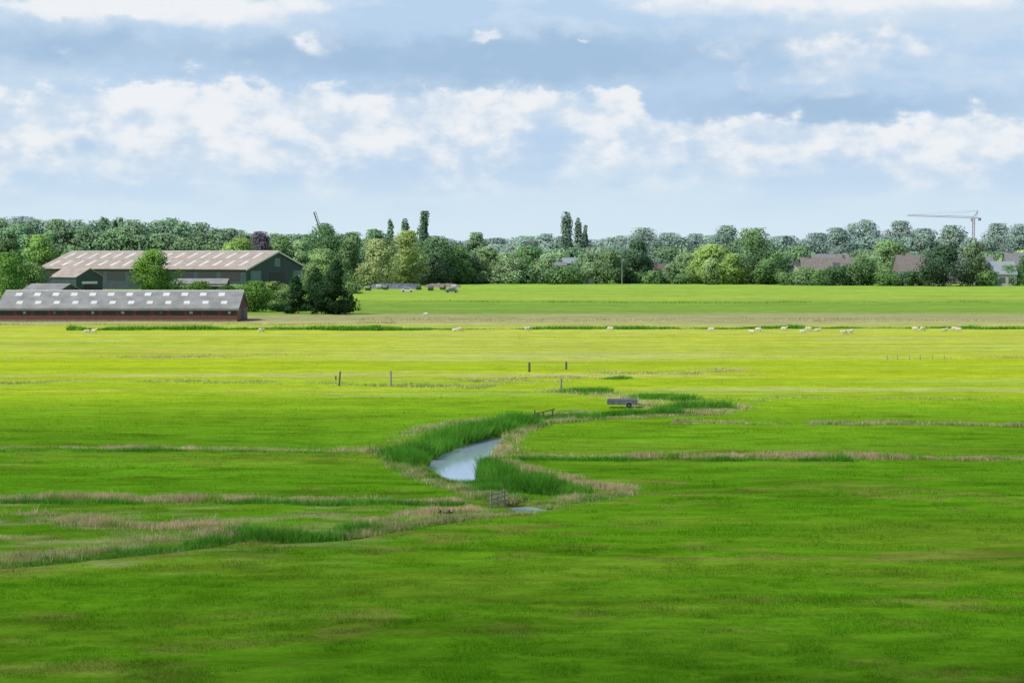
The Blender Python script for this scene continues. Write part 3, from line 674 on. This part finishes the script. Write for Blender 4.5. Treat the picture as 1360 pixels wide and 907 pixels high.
heap(440, 478, 386, 1.6, 'small earth heap right of the pale green tree', M['soil'])
def car(px, py, label, body):
    x, y = at(px, py); e = empty('parked_car', (x, y, 0), 0, label, 'car', 'cars parked in the farmyard')
    pts = [(-2.1,.35),(-2.1,.85),(-1.9,1.0),(-1.35,1.05),(-.8,1.45),(.7,1.47),(1.35,1.0),(2.0,.85),(2.1,.4)]
    q = MB(); n = len(pts); q.v = [(a,-.85,b) for a,b in pts]+[(a,.85,b) for a,b in pts]; q.f = [(i,(i+1)%n,n+(i+1)%n,n+i) for i in range(n)]+[tuple(range(n))[::-1], tuple(range(n,2*n))]
    q.build('body', body, e)
    MB().hexa([(-1.15,-.88,1.02),(1.15,-.88,1.02),(1.15,-.84,1.02),(-1.15,-.84,1.02),(-.75,-.88,1.38),(.65,-.88,1.38),(.65,-.84,1.38),(-.75,-.84,1.38)]).build('side_window', M['glass'], e)
    for a in (-1.3, 1.3):
        for s_ in (-.8, .8): MB().bar((a,s_-.1,.33), (a,s_+.1,.33), .33, .33, 12).build('wheel', M['rubber'], e)
car(541, 388, 'pale car parked left of centre near the silage heap', M['white'])
car(600, 389, 'dark car parked at the right end of the farmyard', M['slate'])

# ------------------------------------------------------------------ posts, hurdles, trailer
def post(px, py, top, label, m=M['wood'], lean=(0,0), r=.09):
    x, y = at(px, py); h_ = zat(top, y); q = MB(); q.bar((0,0,-.3), (lean[0],lean[1],h_-.08), r, r*.9, 8); q.bar((lean[0],lean[1],h_-.08), (lean[0],lean[1],h_), r*.9, r*.5, 8)
    o = q.build('fence_post', m); o.location = (x, y, 0); tag(o, label, 'post', 'old posts in the bright middle field')
post(450, 512, 493, 'leaning dark post on the left of the bright field', lean=(.12,.1), r=.085)
post(519, 512, 492, 'pale upright post near the centre-left of bright field', M['wood_p'], r=.095)
post(703, 494, 481, 'dark stubby post left of the pair in the field centre', r=.13)
post(752, 490, 480, 'dark stubby post right of the pair in the field centre', r=.115)
post(745, 517, 502, 'pale post standing by the far creek corner', M['wood_p'], r=.11)
post(446, 505, 499, 'tiny stump left beside the leaning dark post', r=.08)
for i, px_ in enumerate((1178, 1192, 1208, 1222, 1238, 1254)):
    post(px_, 478, 471, 'thin wire fence post, %s from the left on the right pasture' % ordn[i], M['wood_p'], r=.05)
def hurdle(px, py, L_, H_, rz, label, m, rails=3, lean=0.0, t=.035):
    x, y = at(px, py); e = empty('wooden_hurdle', (x, y, 0), rz, label, 'fence')
    for s_ in (-1, 0, 1): MB().box(s_*L_/2-t, s_*L_/2+t, -t, t, -.4, H_+(.1 if s_ else -.05)).build('post', m, e)
    for k_ in range(rails):
        z_ = H_*(.3+.6*k_/(rails-1)); MB().hexa([(-L_/2-.15,-.1,z_-t-lean),(L_/2+.15,-.1,z_-t+lean),(L_/2+.15,-.062,z_-t+lean),(-L_/2-.15,-.062,z_-t-lean),(-L_/2-.15,-.1,z_+t-lean),(L_/2+.15,-.1,z_+t+lean),(L_/2+.15,-.062,z_+t+lean),(-L_/2-.15,-.062,z_+t-lean)]).build('rail', m, e)
    return e
hurdle(661, 673, .75, .75, math.radians(35), 'weathered wooden hurdle on the bank beside the lower water', M['wood_p'], 3, .08)
hurdle(722, 558, 1.4, .7, math.radians(20), 'old grey wooden fence panel above the creek bend', M['wood'], 2, .18)
hurdle(591, 687, .4, .25, math.radians(5), 'small dark wooden board left of the lower creek', M['rubber'], 2)
x, y = at(828, 541); e = empty('farm_trailer', (x, y, 0), math.radians(-4), 'low open slate grey farm trailer parked on the bank of the far creek', 'trailer')
q = MB(); q.box(-1.28,1.1,-.6,.6,.26,.32); q.box(-1.28,1.1,-.6,-.56,.32,.62); q.box(-1.28,1.1,.56,.6,.32,.62); q.box(-1.28,-1.24,-.56,.56,.32,.62); q.box(1.06,1.1,-.56,.56,.32,.62)
q.build('body', M['slate'], e)
q = MB(); q.box(-1.3,1.12,-.63,-.55,.625,.66); q.box(-1.3,1.12,.55,.63,.625,.66); q.build('top_rim', M['steel'], e)
for s_ in (-.74, .74):
    w_ = MB().bar((.45,s_-.08,.22), (.45,s_+.08,.22), .22, .22, 16).build('wheel', M['rubber'], e)
    MB().bar((.45,s_-.1,.22), (.45,s_+.1,.22), .07, .07, 10).build('rim', M['slate'], w_)
    q = MB()
    for i in range(6):
        a0 = PI*(.08+.84*i/6); a1 = PI*(.08+.84*(i+1)/6)
        q.hexa([(.45+math.cos(t)*rr,s_+yy,.22+math.sin(t)*rr) for yy in (-.1,.1) for (t,rr) in ((a0,.27),(a1,.27),(a1,.30),(a0,.30))])
    q.build('mudguard', M['steel'], e)
MB().bar((1.1,0,.3), (1.75,0,.2), .04).bar((1.1,.4,.3), (1.6,0,.22), .03).bar((1.1,-.4,.3), (1.6,0,.22), .03).build('drawbar', M['steel'], e)
for a in (-.85, -.4): MB().box(a-.03,a+.03,-.64,-.602,.27,.615).build('side_rib', M['slate'], e)

# ------------------------------------------------------------------ sheep
def skin_mesh(name, verts, edges, radii):
    me = bpy.data.meshes.new(name); me.from_pydata(verts, edges, []); o = bpy.data.objects.new(name, me); COL.objects.link(o)
    o.modifiers.new('s', 'SKIN'); sd = o.modifiers.new('u', 'SUBSURF'); sd.levels = 2; sd.render_levels = 2
    for i, r_ in enumerate(radii): me.skin_vertices[0].data[i].radius = (r_, r_)
    me.skin_vertices[0].data[0].use_root = True
    dg = bpy.context.evaluated_depsgraph_get(); dg.update(); m2 = bpy.data.meshes.new_from_object(o.evaluated_get(dg)); m2.name = name
    bpy.data.objects.remove(o); m2.materials.clear(); m2.materials.append(M['wool'])
    for p_ in m2.polygons: p_.use_smooth = True
    return m2
def sheep_mesh(pose):
    dz = -.32 if pose == 'lying' else 0
    V = [(0,0,.66+dz),(.28,0,.68+dz),(.48,0,.70+dz),(-.3,0,.67+dz),(-.5,0,.66+dz)]
    Rr = [.27,.27,.2,.27,.2]; E = [(0,1),(1,2),(0,3),(3,4)]
    if pose == 'grazing': nk = [(.66,0,.55),(.78,0,.32),(.86,0,.17),(.93,0,.07)]
    else: nk = [(.62,0,.88+dz),(.7,0,1.0+dz),(.82,0,.99+dz),(.93,0,.93+dz)]
    b = len(V); V += nk; Rr += [.13,.095,.085,.05]; E += [(2,b),(b,b+1),(b+1,b+2),(b+2,b+3)]
    b = len(V); V += [(nk[1][0],.13,nk[1][2]+.02),(nk[1][0],-.13,nk[1][2]+.02)]; Rr += [.03,.03]; E += [(b-3,b),(b-3,b+1)]
    b = len(V); V.append((-.62,0,.5+dz)); Rr.append(.05); E.append((4,b))
    for sy in (-.15,.15):
        if pose == 'lying':
            b = len(V); V += [(.45,sy,.2),(.6,sy,.08),(.45,sy*1.3,.05)]; Rr += [.09,.05,.035]; E += [(1,b),(b,b+1),(b+1,b+2)]
            b = len(V); V += [(-.2,sy*1.5,.15),(-.45,sy*1.8,.07),(-.2,sy*2,.05)]; Rr += [.1,.05,.035]; E += [(3,b),(b,b+1),(b+1,b+2)]
        else:
            b = len(V); V += [(.36,sy,.42),(.36,sy,.24),(.37,sy,.03)]; Rr += [.10,.045,.035]; E += [(1,b),(b,b+1),(b+1,b+2)]
            b = len(V); V += [(-.3,sy,.44),(-.42,sy,.26),(-.39,sy,.03)]; Rr += [.12,.05,.035]; E += [(3,b),(b,b+1),(b+1,b+2)]
    return skin_mesh('sheep_body', V, E, Rr)
SM = {k_: sheep_mesh(k_) for k_ in ('grazing','standing','lying')}
SH = sorted([(116,444),(125,443),(348,442),(604,440),(610,441),(700,440),(811,440),(945,441),(999,442),(1007,441),(1041,440),(1066,444),(1074,440),(1085,440),(1120,445),(1129,444),(1215,440),(1226,440),(1254,440),(1268,440),(1273,441),(566,420)])
for i, (px_, py_) in enumerate(SH):
    ps = ['grazing','grazing','lying','standing','grazing'][(i*3) % 5]
    x, y = at(px_, py_); o = bpy.data.objects.new('sheep', SM[ps]); COL.objects.link(o); o.location = (x, y, 0)
    o.rotation_euler[2] = random.choice([0, PI])+random.uniform(-.6, .6); o.scale = (.8,)*3
    tag(o, 'white sheep %s in the far pasture, %s from the left of the flock' % (ps, ordn[i]), 'sheep', 'sheep scattered over the far pasture')

# ------------------------------------------------------------------ light
EL = math.radians(50); sd = Vector((-.85, -.53, 0)).normalized()*math.cos(EL)+Vector((0, 0, math.sin(EL)))
sun = bpy.data.lights.new('sun', 'SUN'); sun.energy = 4.0; sun.angle = math.radians(.5); sun.color = (1, .96, .88)
so = bpy.data.objects.new('sun', sun); COL.objects.link(so); so.rotation_euler = sd.to_track_quat('Z', 'Y').to_euler(); so.location = (0, 0, 300)

CM, nt = newmat('shade_cloud_vapour'); N = nt.nodes; L = nt.links
out = N.new('ShaderNodeOutputMaterial'); tr = N.new('ShaderNodeBsdfTransparent'); df = N.new('ShaderNodeBsdfTranslucent'); df.inputs[0].default_value = (.9,.9,.92,1)
a = N.new('ShaderNodeAttribute'); a.attribute_name = 'Col'; mx = N.new('ShaderNodeMixShader')
L.new(a.outputs['Fac'], mx.inputs[0]); L.new(tr.outputs[0], mx.inputs[1]); L.new(df.outputs[0], mx.inputs[2]); L.new(mx.outputs[0], out.inputs[0])
HCl = 420; ox, oy = sd.x/sd.z*HCl, sd.y/sd.z*HCl  # unseen sheet added up behind the camera, shaped to shade the near pasture
gx, gy = np.meshgrid(np.linspace(-190, 190, 96), np.linspace(10, 215, 80))
edge = 128+ (fbm(gx/60+3, gy*0+1, 15)-.5)*50+(fbm(gx/16+3, gy/16, 16)-.5)*26
al = .42*(1-sst(-18, 38, gy-edge))*(.5+1.0*fbm(gx/28, gy/14, 18))*(1+.25*(1-sst(58, 85, gy))); al = np.clip(al, 0, .8)
rim = sst(0, 30, gx+190)*sst(0, 30, 190-gx)*sst(0, 10, gy-10); al = al*rim
gz = HCl+fbm(gx/30, gy/30, 19)*14
V = np.stack([gx+ox, gy+oy, gz], -1).reshape(-1, 3); ny, nx = gx.shape; idx = np.arange(ny*nx).reshape(ny, nx)
Fc = np.stack([idx[:-1,:-1], idx[:-1,1:], idx[1:,1:], idx[1:,:-1]], -1).reshape(-1, 4)
cl = npmesh('shade_cloud', V, Fc, CM, np.repeat(al.reshape(-1, 1), 3, 1), smooth=True); tag(cl, 'unseen white vapour sheet added behind the camera to shade the near pasture', 'shade_cloud', kind='structure')

# ------------------------------------------------------------------ world
W = bpy.data.worlds.new('World'); S.world = W; W.use_nodes = True; nt = W.node_tree; N = nt.nodes; L = nt.links; N.clear()
def mn(op, *a_):
    n_ = N.new('ShaderNodeMath'); n_.operation = op
    for i, v in enumerate(a_):
        if isinstance(v, (int, float)): n_.inputs[i].default_value = v
        else: L.new(v, n_.inputs[i])
    return n_.outputs[0]
def ss(x, a_, b_, lo=0, hi=1):
    n_ = N.new('ShaderNodeMapRange'); n_.interpolation_type = 'SMOOTHSTEP'; L.new(x, n_.inputs[0])
    for i, v in enumerate((a_, b_, lo, hi)):
        if isinstance(v, (int, float)): n_.inputs[i+1].default_value = v
        else: L.new(v, n_.inputs[i+1])
    return n_.outputs[0]
def mixc(f_, a_, b_):
    n_ = N.new('ShaderNodeMix'); n_.data_type = 'RGBA'; 
    if isinstance(f_, (int, float)): n_.inputs[0].default_value = f_
    else: L.new(f_, n_.inputs[0])
    for i, v in ((6, a_), (7, b_)):
        if isinstance(v, tuple): n_.inputs[i].default_value = (*v, 1)
        else: L.new(v, n_.inputs[i])
    return n_.outputs[2]
tc = N.new('ShaderNodeTexCoord'); sx = N.new('ShaderNodeSeparateXYZ'); L.new(tc.outputs['Generated'], sx.inputs[0])
az = mn('ARCTAN2', sx.outputs[0], sx.outputs[1]); el = mn('ARCSINE', sx.outputs[2])
U = mn('MULTIPLY_ADD', az, 26.9, 6.8); V_ = mn('MULTIPLY_ADD', el, -26.44, 3.4)
def noise(su, sv, seed, det=8, rough=.57, dist=0):
    cb = N.new('ShaderNodeCombineXYZ'); L.new(mn('MULTIPLY', U, su), cb.inputs[0]); L.new(mn('MULTIPLY', V_, sv), cb.inputs[1]); cb.inputs[2].default_value = seed
    n_ = N.new('ShaderNodeTexNoise'); n_.inputs['Scale'].default_value = 1; n_.inputs['Detail'].default_value = det; n_.inputs['Roughness'].default_value = rough; n_.inputs['Distortion'].default_value = dist
    L.new(cb.outputs[0], n_.inputs['Vector']); return n_.outputs[0]
nA = noise(.8, 1.5, 1.3, 8, .5); nB = noise(2.2, 3.4, 4.1, 8, .55); nD = noise(.5, 2.0, 14.2, 5, .5); nE = noise(1.3, 2.4, 21.7, 8, .52)
Uw = mn('ADD', U, mn('MULTIPLY', mn('SUBTRACT', nA, .5), 1.5)); Vw = mn('ADD', V_, mn('MULTIPLY', mn('SUBTRACT', nB, .5), .6))
def gs(cx, cy, sx_, sy_):
    a_ = mn('POWER', mn('ABSOLUTE', mn('DIVIDE', mn('SUBTRACT', Uw, cx), sx_)), 2.0); b_ = mn('POWER', mn('ABSOLUTE', mn('DIVIDE', mn('SUBTRACT', Vw, cy), sy_)), 2.0)
    return mn('EXPONENT', mn('MULTIPLY', mn('ADD', a_, b_), -1))
def add(*a_):
    r_ = a_[0]
    for v in a_[1:]: r_ = mn('ADD', r_, v)
    return r_
def wg(v, *g_): return mn('MULTIPLY', gs(*g_), v)
base = mixc(ss(add(nD, mn('MULTIPLY', mn('SUBTRACT', nE, .5), .6)), .38, .62), (.49,.65,.85), (.61,.74,.875))
base = mixc(ss(V_, 1.9, 3.2), base, (.66,.80,.90))
dk = add(wg(.95,5.6,.82,3.6,.40), wg(.85,11.0,1.45,3.2,.22), wg(.5,9.6,.75,3.8,.4), wg(.35,1.2,1.95,1.8,.2), wg(.6,.4,.7,1.8,.35), mn('MULTIPLY', mn('SUBTRACT', nD, .48), 1.0), mn('MULTIPLY', mn('SUBTRACT', nE, .5), .6))
dk = ss(dk, .05, 1.1)
base = mixc(mn('MULTIPLY', dk, ss(V_, 3.2, 2.0)), base, (.37,.53,.73))
ed = ss(Uw, 8.4, 8.75, 1.12, 1.50)
band = mn('MULTIPLY', ss(mn('SUBTRACT', Vw, ed), -.06, .22), ss(V_, 3.1, 1.8))
wt = add(mn('MULTIPLY', band, .215), wg(.6,2.3,.15,1.9,.27), wg(.3,.4,.15,1.6,.14), wg(.34,9.6,.05,1.5,.22), wg(.42,12.4,.0,2.0,.22), wg(.28,11.2,.65,1.5,.42), wg(.34,2.3,1.25,1.1,.30), wg(.36,6.65,.5,.2,.1),
         wg(.30,7.65,.57,.16,.05), wg(.28,4.2,.66,.36,.18), wg(.12,5.9,1.35,2.0,.25), wg(.10,11.5,1.9,2.8,.4), wg(.12,11.0,1.3,3.0,.12), wg(.07,3.5,1.8,3,.3), -.175)
cv = add(mn('SUBTRACT', add(mn('MULTIPLY', nA, .4), mn('MULTIPLY', nB, .35), mn('MULTIPLY', nE, .25)), .5), wt)
cov = ss(cv, -.09, .14)
wc = mixc(ss(add(mn('ADD', mn('MULTIPLY', nE, .5), mn('MULTIPLY', nB, .5)), mn('MULTIPLY', wt, .35)), .43, .62), (.63,.735,.86), (.88,.90,.925))
wc = mixc(ss(V_, 1.9, 3.0), wc, (.69,.80,.89))
col = mixc(mn('MULTIPLY', cov, .93), base, wc)
b1 = N.new('ShaderNodeBackground'); L.new(col, b1.inputs[0]); b1.inputs[1].default_value = 1.0
sk = N.new('ShaderNodeTexSky'); sk.sky_type = 'NISHITA'; sk.sun_disc = False; sk.sun_elevation = EL; sk.sun_rotation = math.atan2(sd.x, sd.y)
b2 = N.new('ShaderNodeBackground'); L.new(sk.outputs[0], b2.inputs[0]); b2.inputs[1].default_value = .12
ms = N.new('ShaderNodeMixShader'); L.new(ss(V_, -3, -12), ms.inputs[0]); L.new(b1.outputs[0], ms.inputs[1]); L.new(b2.outputs[0], ms.inputs[2])
wo_ = N.new('ShaderNodeOutputWorld'); L.new(ms.outputs[0], wo_.inputs[0])

# ------------------------------------------------------------------ camera
cam = bpy.data.cameras.new('camera'); cam.lens = 70; cam.sensor_width = 36; cam.clip_end = 30000; cam.clip_start = 1
co = bpy.data.objects.new('camera', cam); COL.objects.link(co); co.location = (0, 0, HC); co.rotation_euler = (PI/2-PIT, 0, 0); S.camera = co
S.view_settings.view_transform = 'Standard'; S.view_settings.look = 'None'; S.view_settings.exposure = 0
